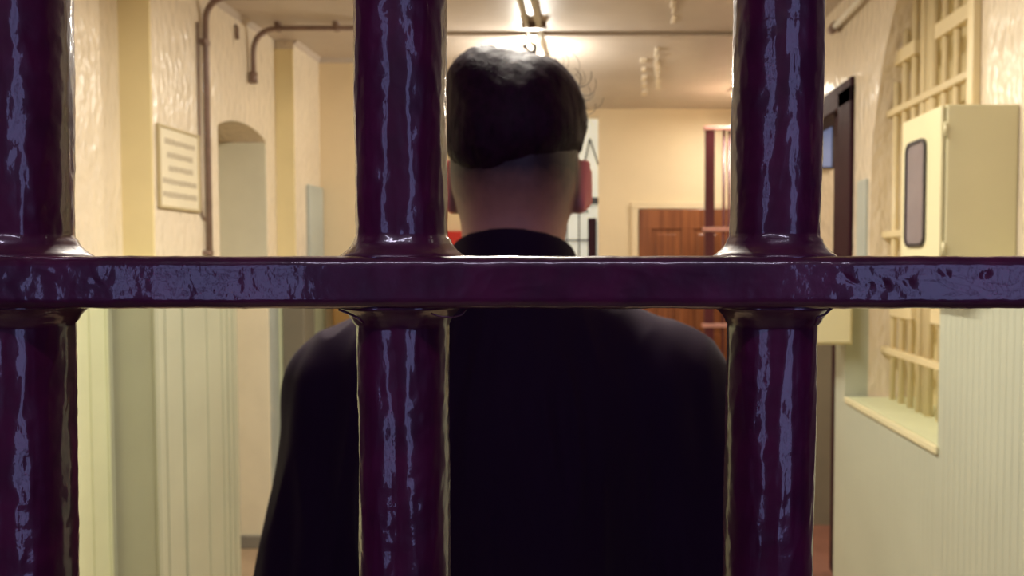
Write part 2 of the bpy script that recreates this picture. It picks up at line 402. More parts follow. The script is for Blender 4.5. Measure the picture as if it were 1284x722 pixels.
# ================================================================ BARRED GATE (foreground)
gate = thing('cell_gate', 'glossy maroon cell gate of three thick round bars and a flat crossbar, right in front', 'gate', (0, 0.25, 0))
CT, CB = EYE+0.0017, EYE-0.0146      # crossbar top and bottom
RB = 0.0150
def rough_noise(p, s1, s2):
    return noise.noise(Vector(p)*s1) + 0.5*noise.noise(Vector(p)*s2 + Vector((9, 3, 1)))
def make_bar(px_top, px_bot, seed, full=True):
    """bar through the picture columns px_top (y=0) and px_bot (y=722)"""
    # undo the convergence of the slightly tilted view: small lean of each bar
    xt = (px_top-VX)/F*0.25*0.9874; xb = (px_bot-VX)/F*0.25*1.0151
    if not full: xt = xb = (px_top-VX)/F*0.25
    zt2, zb2 = EYE+328/F*0.25, EYE-394/F*0.25
    def cx(z): return xb + (xt-xb)*(z-zb2)/(zt2-zb2)
    zz = [0.0, 0.4, 0.8, 1.1, 1.3, 1.4]
    z = 1.46
    while z < 1.74: zz.append(z); z += 0.0011 if full else 0.02
    zz += [1.8, 1.9, 2.1, 2.4, 2.7, ZC]
    S = 112 if full else 24
    bm = bmesh.new(); rings = []
    for z in zz:
        ring = []
        for k in range(S):
            a = 2*math.pi*k/S; ca, sa = math.cos(a), math.sin(a)
            r = RB
            if full:
                q = Vector((ca*0.0151, sa*0.0151, z*0.24 + seed))
                n1 = noise.noise(q*150)
                n2 = noise.noise(Vector((ca*0.0151, sa*0.0151, z*0.5+seed))*420)
                n3 = noise.noise(Vector((ca*0.3, sa*0.3, z*9+seed*3)))
                q4 = noise.noise(Vector((ca*0.0151, sa*0.0151, z+seed))*260)
                # ridged runs of thick paint
                n4 = 1-abs(noise.noise(Vector((ca*0.0151, sa*0.0151, z*0.12+seed*2))*230))*2
                r += 0.00036*n1 + 0.00013*n2 + 0.00035*n3 + 0.00012*q4 + 0.00020*max(n4, 0)**6
            # weld fillets
            for zr, sgn in ((CT, 1), (CB, -1)):
                dd = (z-zr)*sgn
                if -0.001 < dd < 0.0058:
                    t = 1-max(dd, 0)/0.0058
                    r = max(r, RB + 0.0050*t**1.7 + (0.0008*noise.noise(Vector((ca*2, sa*2, seed+sgn*5))) if full else 0) + 0.0009)
            ring.append(bm.verts.new((cx(z)+ca*r, 0.25+sa*r, z)))
        rings.append(ring)
    for i in range(len(rings)-1):
        for k in range(S):
            bm.faces.new((rings[i][k], rings[i][(k+1) % S], rings[i+1][(k+1) % S], rings[i+1][k]))
    bm.faces.new(rings[0][::-1]); bm.faces.new(rings[-1])
    return link_mesh('gate_bar', bm, M['bar'], gate, smooth=True)
make_bar(24, 32, 1.3)
make_bar(502, 509, 4.7)
make_bar(977, 961, 8.1)
for px in (-430, -890, -1350, -1810, 1440, 1905, 2370): make_bar(px, px, 2.0, False)

def make_crossbar():
    bm = bmesh.new()
    # rounded rectangle profile in (y,z)
    y0, y1 = 0.2275, 0.2725; R = 0.0036
    prof = []
    def corner(cy, cz, a0):
        for i in range(7):
            a = a0 + math.pi/2*i/6
            prof.append((cy+R*math.cos(a), cz+R*math.sin(a)))
    corner(y1-R, CT-R, 0)
    for i in range(1, 8): prof.append((y1-R-(y1-y0-2*R)*i/8, CT))
    corner(y0+R, CT-R, math.pi/2)
    for i in range(1, 16): prof.append((y0, CT-R-(CT-CB-2*R)*i/16))
    corner(y0+R, CB+R, math.pi)
    for i in range(1, 8): prof.append((y0+R+(y1-y0-2*R)*i/8, CB))
    corner(y1-R, CB+R, 1.5*math.pi)
    for i in range(1, 4): prof.append((y1, CB+R+(CT-CB-2*R)*i/4))
    xs = [-0.78, -0.60, -0.5, -0.4, -0.3]; x = -0.235
    while x < 0.19: xs.append(x); x += 0.0008
    xs += [0.25, 0.35, 0.45, 0.552]
    rings = []
    my, mz = (y0+y1)/2, (CT+CB)/2
    pits = [(0.0775, EYE-0.0058, .0022, .0009), (0.0835, EYE-0.0068, .0012, .0008), (0.088, EYE-0.0070, .0012, .0009), (0.0955, EYE-0.0062, .0015, .0012),
            (0.107, EYE-0.0035, .0014, .0017), (0.1195, EYE-0.0042, .0012, .0014), (-0.155, EYE-0.006, .0012, .0012)]
    for x in xs:
        ring = []
        # where the face is calm and where it is lumpy
        lump = 0.55 + 0.45*math.sin(x*31+2.0) + (0.5 if -0.19 < x < -0.11 or x > 0.045 else 0)
        for (y, z) in prof:
            p = Vector((x, y, z))
            ny, nz = (y-my)/(y1-my), (z-mz)/(CT-mz)
            n = Vector((0, ny if abs(ny) > .9 else 0, nz if abs(nz) > .75 else 0))
            if n.length > 0: n.normalize()
            h = 0.00022*noise.noise(p*80) + 0.00015*lump*noise.noise(p*230) + 0.000040*lump*noise.noise(p*560)
            rid = 1-abs(noise.noise(Vector((x*90, y*60, z*200+4))))*2.2
            h += 0.00012*lump*max(rid, 0)**3
            if abs(ny) > .9 and ny < 0:
                wx = 0.0016*noise.noise(p*330+Vector((5, 0, 0))); wz = 0.0016*noise.noise(p*330+Vector((0, 7, 3)))
                for (px, pz, sx, sz) in pits:
                    u_ = x-px+wx; v_ = z-pz+wz+0.45*u_
                    e_ = (u_/sx)**2 + (v_/sz)**2
                    if e_ < 9: h -= 0.00042*math.exp(-e_)
            if nz > .75: h *= 0.8
            ring.append(bm.verts.new(p + n*h))
        rings.append(ring)
    S = len(prof)
    for i in range(len(rings)-1):
        for k in range(S):
            bm.faces.new((rings[i][k], rings[i][(k+1) % S], rings[i+1][(k+1) % S], rings[i+1][k]))
    bm.faces.new(rings[0][::-1]); bm.faces.new(rings[-1])
    bmesh.ops.recalc_face_normals(bm, faces=bm.faces[:])
    return link_mesh('crossbar', bm, M['bar'], gate, smooth=True)
make_crossbar()

def drip(pts, r):
    tube('paint_drip', [((px-VX)/F*0.231, 0.231+0.0005*k, EYE-(py-VY)/F*0.231) for k, (px, py) in enumerate(pts)], r, M['bar'], gate, 8)
drip([(540, 393), (552, 397), (566, 398), (577, 395), (583, 388)], 0.0003)
drip([(424, 388), (436, 393), (447, 399), (453, 405)], 0.0004)
drip([(1043, 386), (1036, 394), (1027, 398), (1024, 408)], 0.0004)

# ================================================================ THINGS IN THE CORRIDOR
# framed notice on the left wall
n_ = thing('wall_notice', 'framed paper notice with five faded lines of text on the left wall', 'notice', (XL1, 3.24, EYE+0.23))
y0, y1, z0, z1 = 3.085, 3.385, EYE+0.232, EYE+0.565
box('notice_sheet', (XL1+0.003, XL1+0.010, y0, y1, z0, z1), M['paper'], n_)
bm = bmesh.new()
for a in ((y0-.008, y0+.004, z0, z1), (y1-.004, y1+.008, z0, z1), (y0-.008, y1+.008, z0-.008, z0+.004), (y0-.008, y1+.008, z1-.004, z1+.008)):
    add_box(bm, XL1+0.0005, XL1+0.016, *a, 0.003)
link_mesh('notice_frame', bm, M['paper_edge'], n_)
random.seed(5)
for k, (m0, m1) in enumerate(((.04, .03), (.055, .05), (.065, .05), (.02, .02), (.02, .02))):
    zc = z1-0.055-k*0.056; y = y0+m0
    bm = bmesh.new()
    while y < y1-m1:
        w = random.uniform(.010, .03); add_box(bm, XL1+0.010, XL1+0.0112, y, min(y+w, y1-m1), zc-0.011-random.uniform(0, .003), zc+0.009+random.uniform(0, .003)); y += w+0.004
    link_mesh('text_line', bm, M['ink'], n_)

# conduits
yp = 3.45
c1 = thing('wall_conduit', 'long brown conduit climbing the left wall beside the notice and bending across the ceiling', 'pipe', (XL1, yp, 0))
path = [(XL1+0.02, yp, DT+0.03), (XL1+0.02, yp, ZC-0.17)] + arc((XL1+0.02, yp, ZC-0.15), (XL1+0.02, yp, ZC-0.03), (XL1+0.15, yp, ZC-0.03)) + [(-1.22, yp, ZC-0.03)]
path += arc((-1.22, yp, ZC-0.03), (-1.17, yp, ZC-0.03), (-1.17, yp, ZC), 5)[1:]
tube('pipe_run', path, 0.013, M['conduit'], c1)
for z in (EYE+0.03, EYE+1.0): box('pipe_clip', (XL1, XL1+0.03, yp-0.028, yp+0.02, z, z+0.022), M['conduit'], c1, bev=.003)
tube('side_cable', [(XL1+0.008, yp-0.045, ZC-0.16), (XL1+0.008, yp-0.045, EYE+0.25)] + arc((XL1+0.008, yp-0.045, EYE+0.25), (XL1+0.008, yp-0.045, EYE+0.20), (XL1+0.012, yp, EYE+0.19), 6), 0.005, M['conduit'], c1, 8)
yp = 3.91
c2 = thing('ceiling_conduit', 'brown conduit with an open elbow end above the arch, clipped across the ceiling', 'pipe', (XL1, yp, EYE+0.94))
path = [(XL1+0.025, yp, EYE+0.96), (XL1+0.025, yp, EYE+1.06)] + arc((XL1+0.025, yp, EYE+1.08), (XL1+0.025, yp, ZC-0.03), (XL1+0.17, yp, ZC-0.03), 10) + [(-1.18, yp, ZC-0.03)]
tube('pipe_run', path, 0.013, M['conduit'], c2)
tube('pipe_socket', [(XL1+0.025, yp, EYE+0.935), (XL1+0.025, yp, EYE+0.99)], 0.02, M['conduit'], c2)
for x in (XL1+0.155, XL1+0.46): box('pipe_clip', (x-0.012, x+0.012, yp-0.02, yp+0.02, ZC-0.046, ZC), M['conduit'], c2, bev=.003)
tube('pipe_socket', [(-1.22, yp, ZC-0.03), (-1.16, yp, ZC-0.03)], 0.019, M['conduit'], c2)
tag(tube('hanging_hook', [(XL1+0.012, 3.77, EYE+1.12), (XL1+0.012, 3.77, EYE+1.18), (XL1+0.004, 3.77, EYE+1.19)], 0.008, M['conduit']), 'short brown stub on the left wall above the arch, left of the elbow end', 'hook')
c3 = thing('conduit_stub', 'short length of pipe high on the right wall above the dark doorway', 'pipe', (XR-0.03, 3.6, EYE+1.1))
tube('pipe_run', [(XR-0.03, 3.63, EYE+1.13), (XR-0.03, 3.28, EYE+1.135)] + arc((XR-0.03, 3.28, EYE+1.135), (XR-0.03, 3.15, EYE+1.14), (XR-0.03, 3.13, ZC), 6), 0.016, M['white_metal'], c3)
tube('pipe_socket', [(XR-0.03, 3.65, EYE+1.13), (XR-0.03, 3.59, EYE+1.13)], 0.024, M['conduit'], c3)

# bulb on the ceiling and its conduits
lp = thing('ceiling_bulb_lamp', 'glowing bare bulb in a dark holder on the ceiling above the head', 'lamp', (-0.385, 4.34, ZC))
bm = bmesh.new(); add_lathe(bm, [(0.055, ZC), (0.055, ZC-0.012), (0.03, ZC-0.02), (0.026, ZC-0.05), (0.03, ZC-0.052)], -0.385, 4.34, 24)
link_mesh('lamp_holder', bm, M['dark_iron'], lp, True)
bm = bmesh.new()
add_lathe(bm, [(0.016, ZC-0.046), (0.02, ZC-0.055), (0.034, ZC-0.072), (0.04, ZC-0.09), (0.034, ZC-0.112), (0.018, ZC-0.126), (0.002, ZC-0.13)], -0.385, 4.34, 24)
link_mesh('bulb', bm, M['opal'], lp, True)
cc = thing('lamp_conduit', 'pair of pale conduits running along the ceiling to the bulb', 'pipe', (-0.32, 3.4, ZC))
tube('pipe_run', [(-0.30, 2.45, ZC-0.018), (-0.31, 4.05, ZC-0.018), (-0.325, 4.1, ZC-0.05), (-0.33, 4.62, ZC-0.04)], 0.016, M['white_metal'], cc)
tube('pipe_run', [(-0.36, 2.5, ZC-0.02), (-0.375, 4.05, ZC-0.02), (-0.385, 4.12, ZC-0.05), (-0.385, 4.30, ZC-0.02)], 0.013, M['white_metal'], cc)
box('pipe_clip', (-0.40, -0.27, 3.90, 3.93, ZC-0.035, ZC), M['conduit'], cc, bev=.003)

# second, partly hidden bulkhead lamp far right
l2 = thing('bulkhead_lamp', 'oval bulkhead lamp on the ceiling behind the right bar', 'lamp', (1.02, 5.35, ZC))
box('lamp_holder', (0.96, 1.08, 5.24, 5.46, ZC-0.025, ZC), M['white_metal'], l2, bev=.01)
box('lamp_glass', (0.975, 1.065, 5.255, 5.445, ZC-0.06, ZC-0.025), mat('warm_bulkhead_glass', (255, 244, 220), emit=(255, 232, 190), estr=9), l2, bev=.015)

# fluorescent batten nearer the camera (just above the frame)
fl = thing('fluorescent_batten', 'white fluorescent batten along the corridor ceiling near the gate', 'lamp', (-0.25, 1.75, ZC))
box('batten_housing', (-0.30, -0.20, 1.13, 2.37, ZC-0.05, ZC), M['white_metal'], fl, bev=.006)
tube('tube', [(-0.25, 1.17, ZC-0.075), (-0.25, 2.33, ZC-0.075)], 0.018, M['tube'], fl, 16)
for yy in (1.15, 2.35): box('end_cap', (-0.275, -0.225, yy-0.02, yy+0.02, ZC-0.10, ZC-0.05), M['white_metal'], fl, bev=.004)

gl = thing('fill_globe', 'round opal globe lamp added out of view on the ceiling to brighten the left wall', 'lamp', (-0.55, 2.75, ZC))  # added fill lamp, lifts the left wall and dado
bm = bmesh.new(); add_lathe(bm, [(0.07, ZC), (0.07, ZC-0.02), (0.05, ZC-0.035), (0.05, ZC-0.045)], -0.55, 2.75, 24); link_mesh('lamp_holder', bm, M['white_metal'], gl, True)
bm = bmesh.new(); add_lathe(bm, [(0.048, ZC-0.04), (0.075, ZC-0.055), (0.085, ZC-0.085), (0.07, ZC-0.115), (0.04, ZC-0.135), (0.004, ZC-0.14)], -0.55, 2.75, 24); link_mesh('globe', bm, M['tube'], gl, True)
ct = thing('cell_batten', 'white fluorescent batten on the cell ceiling behind the gate', 'lamp', (-0.1, -0.75, ZC))
box('batten_housing', (-0.74, 0.54, -0.80, -0.70, ZC-0.05, ZC), M['white_metal'], ct, bev=.006)
tube('tube', [(-0.70, -0.75, ZC-0.072), (0.50, -0.75, ZC-0.072)], 0.018, M['celltube'], ct, 16)
for xx in (-0.72, 0.52): box('end_cap', (xx-0.02, xx+0.02, -0.775, -0.725, ZC-0.10, ZC-0.05), M['white_metal'], ct, bev=.004)

# grey panel past the pilaster
tag(box('notice_panel', (XL2, XL2+0.022, 4.385, 4.60, DT+0.01, EYE+0.455), M['bluegrey'], bev=.004), 'tall blue grey panel on the far left wall beyond the pilaster', 'panel')
# brown cupboard against the end wall
cb = thing('wooden_cupboard', 'brown cupboard against the far left end wall, left of the middle bar', 'cupboard', (-1.4, 4.5, 0))
box('cupboard_body', (-1.57, -1.25, 4.35, 4.60, 0, 1.50), M['brown'], cb, bev=.006)
box('cupboard_top', (-1.58, -1.24, 4.34, 4.605, 1.50, 1.52), M['brown'], cb, bev=.004)
box('cupboard_door', (-1.555, -1.265, 4.335, 4.35, 0.05, 1.48), M['brown'], cb, bev=.004)
# red box beside the neck
rb_ = thing('red_call_box', 'small red box on the far wall between the middle bar and the neck', 'box', (-1.2, YB-0.03, EYE+0.12))
box('box_body', (-1.25, -1.10, YB-0.06, YB+0.012, EYE+0.12, EYE+0.25), M['red'], rb_, bev=.006)
box('box_cover', (-1.24, -1.11, YB-0.068, YB-0.058, EYE+0.13, EYE+0.24), M['red'], rb_, bev=.002)

# grey strip between doorway and window on the right wall
tag(box('grey_cable_cover', (XR-0.012, XR, 3.215, 3.325, DT+0.03, EYE+0.36), M['bluegrey'], bev=.003), 'narrow blue grey strip on the right wall between doorway and barred window', 'panel')
# cream junction box low beside the doorway
jb = thing('junction_box', 'small cream box just under the crossbar, between right bar and barred window', 'box', (1.0, 3.1, EYE-0.35))
box('box_body', (0.90, xd, 3.10, 3.28, EYE-0.35, EYE-0.03), M['cream_metal'], jb, bev=.006)
box('box_cover', (0.91, xd-0.01, 3.092, 3.10, EYE-0.34, EYE-0.04), M['cream_metal'], jb, bev=.003)
# side room window behind the doorway
sp = thing('picture_frame', 'small blue grey framed pane seen through the dark doorway', 'picture', (1.36, 4.44, EYE+0.56))
box('pane', (1.335, 1.395, 4.435, 4.448, EYE+0.565, EYE+0.80), M['blueglass'], sp)
bm = bmesh.new()
for a in ((1.325, 1.335), (1.395, 1.405)): add_box(bm, a[0], a[1], 4.43, 4.449, EYE+0.555, EYE+0.81)
for z in (EYE+0.555, EYE+0.80): add_box(bm, 1.325, 1.405, 4.43, 4.449, z, z+0.01)
link_mesh('frame', bm, M['dark_iron'], sp)

# enamel cabinet with rounded viewing pane
Yc0, Yc1, Xc = 2.066, 2.335, 0.954
zc0, zc1 = DT+0.026, EYE+0.437
cab = thing('wall_cabinet', 'cream metal wall cabinet with a rounded viewing pane, mounted beside the barred window', 'cabinet', (XR, 2.2, zc0))
box('cabinet_body', (Xc+0.014, XR-0.001, Yc0, Yc1, zc0, zc1), M['cream_metal'], cab, bev=.005)
cdoor = box('cabinet_door', (Xc, Xc+0.011, Yc0+0.004, Yc1-0.002, zc0+0.004, zc1-0.003), M['cream_metal'], cab, bev=.003)
def rrect(y0, y1, z0, z1, r, n=6):
    pts = []
    for cy, cz, a0 in ((y1-r, z1-r, 0), (y0+r, z1-r, 90), (y0+r, z0+r, 180), (y1-r, z0+r, 270)):
        for i in range(n+1):
            a = math.radians(a0+90*i/n); pts.append((cy+r*math.cos(a), cz+r*math.sin(a)))
    return pts
gy0, gy1, gz0, gz1 = 2.158, 2.298, EYE+0.045, EYE+0.362
cab2 = bpy.data.objects.new('pane_gasket', None)
bm = bmesh.new()
o_, i_ = rrect(gy0, gy1, gz0, gz1, 0.03), rrect(gy0+.010, gy1-.010, gz0+.010, gz1-.010, 0.022)
n = len(o_)
vo = [[bm.verts.new((x, p[0], p[1])) for p in pts] for x, pts in ((Xc+0.001, o_), (Xc-0.007, o_), (Xc-0.007, i_), (Xc+0.001, i_))]
for a in range(3):
    for k in range(n): bm.faces.new((vo[a][k], vo[a][(k+1) % n], vo[a+1][(k+1) % n], vo[a+1][k]))
bmesh.ops.recalc_face_normals(bm, faces=bm.faces[:])
bpy.data.objects.remove(cab2)
def sub(o, parent, base):
    """second level parent: parent mesh sits at base's origin"""
    o.parent = parent; return o
g = link_mesh('pane_gasket', bm, M['gasket'], cab)
g.parent = cdoor
bm = bmesh.new(); add_prism(bm, rrect(gy0+.008, gy1-.008, gz0+.008, gz1-.008, 0.022), 'x', Xc-0.003, Xc+0.001)
g = link_mesh('viewing_pane', bm, M['greyglass'], cab); g.parent = cdoor
for z in (zc0+0.07, zc1-0.09): tube('hinge', [(Xc+0.008, Yc0-0.003, z), (Xc+0.008, Yc0-0.003, z+0.04)], 0.004, M['cream_metal'], cab, 10)

# grille of the arched window
Xg = 1.24
gr = thing('window_grille', 'cream painted iron grille of upright bars in the arched window recess', 'grille', (Xg, 2.75, wz0))
def gy(px): return Xg*F/(px-VX)
def archtop(y):
    for (ya_, za_), (yb_, zb_) in zip(archp, archp[1:]):
        if yb_ <= y <= ya_: return EYE + za_ + (zb_-za_)*(ya_-y)/(ya_-yb_)
    return EYE+1.18 if y < 2.4 else EYE+0.3
barpx = [1121, 1132, 1143.5, 1155.5, 1167, 1181, 1195.5, 1212, 1231]
for i, px in enumerate(barpx):
    y = gy(px); top = min(archtop(y), EYE+1.18)-0.002
    w = 0.016 if i in (3, 4) else 0.0125
    if i == 1: 
        tube('grille_bar', [(Xg, y, wz0), (Xg, y, EYE+1.02)], w, M['grille'], gr, 10)
    else:
        tube('grille_bar', [(Xg, y, wz0), (Xg, y, max(top, EYE+0.66))], w, M['grille'], gr, 10)
tube('grille_bar', [(Xg, gy(1161.5), wz0), (Xg, gy(1161.5), EYE+1.1)], 0.011, M['grille'], gr, 10)
for z in (0.62, 0.115, -0.377): box('long_rail', (Xg-0.022, Xg+0.012, wy0+0.02, wy1-0.004, EYE+z-0.014, EYE+z+0.014), M['grille'], gr, bev=.004)
for z in (0.83, -0.20):
    box('short_rail', (Xg-0.022, Xg+0.014, gy(1149), wy1-0.10 if z > 0 else wy1-.1, EYE+z-0.028, EYE+z+0.028), M['grille'], gr, bev=.004)
    box('short_rail', (Xg-0.022, Xg+0.014, gy(1235), gy(1174), EYE+z-0.028, EYE+z+0.028), M['grille'], gr, bev=.004)
gpost = box('grille_post', (Xg-0.018, Xg+0.012, wy0+0.125, wy0+0.165, wz0, EYE+1.17), M['grille'], gr, bev=.004)

# open maroon barred gate at the far end
fg = thing('barred_gate', 'tall red maroon barred gate standing in front of the wooden door', 'gate', (0.95, 5.4, 0))
Yf = 5.40
zt3 = EYE+0.955
box('gate_stile', (0.775, 0.845, Yf-0.02, Yf+0.02, 0.03, zt3), M['maroon'], fg, bev=.004)
box('gate_stile', (1.10, 1.155, Yf-0.02, Yf+0.02, 0.03, zt3), M['maroon'], fg, bev=.004)
for x in (0.913, 0.953, 0.995, 1.04): tube('gate_bar', [(x, Yf, 0.05), (x, Yf, zt3)], 0.011, M['maroon'], fg, 10)
rail_highlight = mat('maroon_rail_highlight', (206, 152, 140), rough=0.35, var=0.1)  # gloss highlight on the maroon rails put into their colour
box('gate_rail', (0.765, 1.155, Yf-0.028, Yf+0.022, zt3-0.005, zt3+0.025), rail_highlight, fg, bev=.004)
for z in (0.235, -0.465, -1.2): box('gate_rail', (0.76, 1.155, Yf-0.03, Yf+0.022, EYE+z-0.015, EYE+z+0.015), rail_highlight, fg, bev=.004)

# ================================================================ PERSON
class Field:
    def __init__(self, lo, hi, h):
        self.lo = np.array(lo, dtype=np.float32); self.h = h
        self.n = np.ceil((np.array(hi)-np.array(lo))/h).astype(int)+1
        self.D = np.full(self.n, 0.05, dtype=np.float32)
    def _block(self, lo, hi, m):
        a = np.maximum(np.floor((np.array(lo)-m-self.lo)/self.h).astype(int), 0)
        b = np.minimum(np.ceil((np.array(hi)+m-self.lo)/self.h).astype(int)+1, self.n)
        sl = tuple(slice(i, j) for i, j in zip(a, b))
        g = [self.lo[k] + self.h*np.arange(a[k], b[k], dtype=np.float32) for k in range(3)]
        return sl, g[0][:, None, None], g[1][None, :, None], g[2][None, None, :]
    def _mix(self, sl, d, k, op='add'):
        A = self.D[sl]
        if op == 'sub': # A minus d
            d = -d
            hh = np.maximum(k-np.abs(A-d), 0)/k; self.D[sl] = np.maximum(A, d) + hh*hh*k*0.25
        elif op == 'cut':
            hh = np.maximum(k-np.abs(A-d), 0)/k; self.D[sl] = np.maximum(A, d) + hh*hh*k*0.25
        else:
            hh = np.maximum(k-np.abs(A-d), 0)/k; self.D[sl] = np.minimum(A, d) - hh*hh*k*0.25
    def ell(self, c, r, k=0.02, rot=None, op='add'):
        R = max(r); sl, X, Y, Z = self._block([v-R for v in c], [v+R for v in c], 0.04)
        X, Y, Z = np.broadcast_arrays(X-c[0], Y-c[1], Z-c[2])
        if rot is not None:
            m = np.array(rot); X, Y, Z = (m[0, i]*X*0 + m[0, i]*0 for i in range(3)) if False else (
                m[0, 0]*X+m[1, 0]*Y+m[2, 0]*Z, m[0, 1]*X+m[1, 1]*Y+m[2, 1]*Z, m[0, 2]*X+m[1, 2]*Y+m[2, 2]*Z)
        k0 = np.sqrt((X/r[0])**2+(Y/r[1])**2+(Z/r[2])**2)+1e-6
        k1 = np.sqrt((X/r[0]**2)**2+(Y/r[1]**2)**2+(Z/r[2]**2)**2)+1e-6
        self._mix(sl, (k0*(k0-1)/k1).astype(np.float32), k, op)
    def cone(self, a, b, ra, rb, k=0.02, sy=1.0, op='add'):
        """rounded tapered limb from a to b; sy squashes it front to back"""
        a = np.array(a, float); b = np.array(b, float); R = max(ra, rb)
        sl, X, Y, Z = self._block(np.minimum(a, b)-R, np.maximum(a, b)+R, 0.04)
        ba = b-a; ba[1] /= sy
        X = X-a[0]; Y = (Y-a[1])/sy; Z = Z-a[2]
        t = np.clip((X*ba[0]+Y*ba[1]+Z*ba[2])/ba.dot(ba), 0, 1)
        d = np.sqrt((X-ba[0]*t)**2+(Y-ba[1]*t)**2+(Z-ba[2]*t)**2) - (ra+(rb-ra)*t)
        self._mix(sl, (d*min(1, sy)).astype(np.float32), k, op)
    def plane(self, n, p, k=0.006):
        """keep the side where (x-p).n < 0"""
        sl, X, Y, Z = self._block(self.lo, self.lo+self.h*self.n, 0)
        self._mix(sl, ((X-p[0])*n[0]+(Y-p[1])*n[1]+(Z-p[2])*n[2]).astype(np.float32), k, 'cut')
    def mesh(self, name, loc, smooth=1, disp=None):
        D = self.D; S = D < 0
        nx, ny, nz = D.shape
        cs = [S[i:nx-1+i, j:ny-1+j, k:nz-1+k] for i in (0, 1) for j in (0, 1) for k in (0, 1)]
        anyin = np.zeros_like(cs[0]); allin = np.ones_like(cs[0])
        for c in cs: anyin |= c; allin &= c
        act = anyin & ~allin
        idx = np.argwhere(act); vid = np.full(act.shape, -1, dtype=np.int64); vid[act] = np.arange(len(idx))
        P = np.zeros((len(idx), 3)); cnt = np.zeros(len(idx))
        off = [(i, j, k) for i in (0, 1) for j in (0, 1) for k in (0, 1)]
        for a in off:
            for ax in range(3):
                if a[ax] == 0:
                    b = list(a); b[ax] = 1
                    va = D[idx[:, 0]+a[0], idx[:, 1]+a[1], idx[:, 2]+a[2]]; vb = D[idx[:, 0]+b[0], idx[:, 1]+b[1], idx[:, 2]+b[2]]
                    m = (va < 0) != (vb < 0)
                    t = va[m]/(va[m]-vb[m])
                    q = np.tile(np.array(a, float), (m.sum(), 1)); q[:, ax] = t
                    P[m] += q; cnt[m] += 1
        P = (P/cnt[:, None] + idx)*self.h + self.lo
        faces = []
        for ax in range(3):
            A = np.moveaxis(S, ax, 0)
            ch = A[:-1] != A[1:]
            V = np.moveaxis(vid, ax, 0)
            e = np.argwhere(ch[:, 1:-1, 1:-1]); e[:, 1:] += 1
            inside = A[e[:, 0], e[:, 1], e[:, 2]]
            q = np.stack([V[e[:, 0], e[:, 1]-1, e[:, 2]-1], V[e[:, 0], e[:, 1], e[:, 2]-1], V[e[:, 0], e[:, 1], e[:, 2]], V[e[:, 0], e[:, 1]-1, e[:, 2]]], 1)
            flip = ~inside if ax != 1 else inside
            q[flip] = q[flip][:, ::-1]
            faces.append(q)
        Q = np.concatenate(faces); Q = Q[(Q >= 0).all(1)]
        for _ in range(smooth):
            acc = np.zeros_like(P); c = np.zeros(len(P))
            for i in range(4):
                a, b = Q[:, i], Q[:, (i+1) % 4]
                np.add.at(acc, a, P[b]); np.add.at(acc, b, P[a]); np.add.at(c, a, 1); np.add.at(c, b, 1)
            P = 0.5*P + 0.5*acc/np.maximum(c, 1)[:, None]
        if disp is not None:
            n = np.zeros_like(P)
            fn = np.cross(P[Q[:, 2]]-P[Q[:, 0]], P[Q[:, 3]]-P[Q[:, 1]])
            for i in range(4): np.add.at(n, Q[:, i], fn)
            n /= np.linalg.norm(n, axis=1)[:, None]+1e-12
            P = P + n*np.array([disp(p) for p in P])[:, None]
        P = P - np.array(loc)
        me = bpy.data.meshes.new(name)
        me.vertices.add(len(P)); me.vertices.foreach_set('co', P.astype(np.float32).ravel())
        me.loops.add(Q.size); me.loops.foreach_set('vertex_index', Q.astype(np.int32).ravel())
        me.polygons.add(len(Q)); me.polygons.foreach_set('loop_start', np.arange(0, Q.size, 4, dtype=np.int32))
        me.update(calc_edges=True); me.validate()
        me.polygons.foreach_set('use_smooth', [True]*len(me.polygons))
        return me, P

PX, PY = -0.107, 0.90
ploc = (PX, PY, 0.0)
HX = 0.008     # head sits a touch right of the shoulders' middle

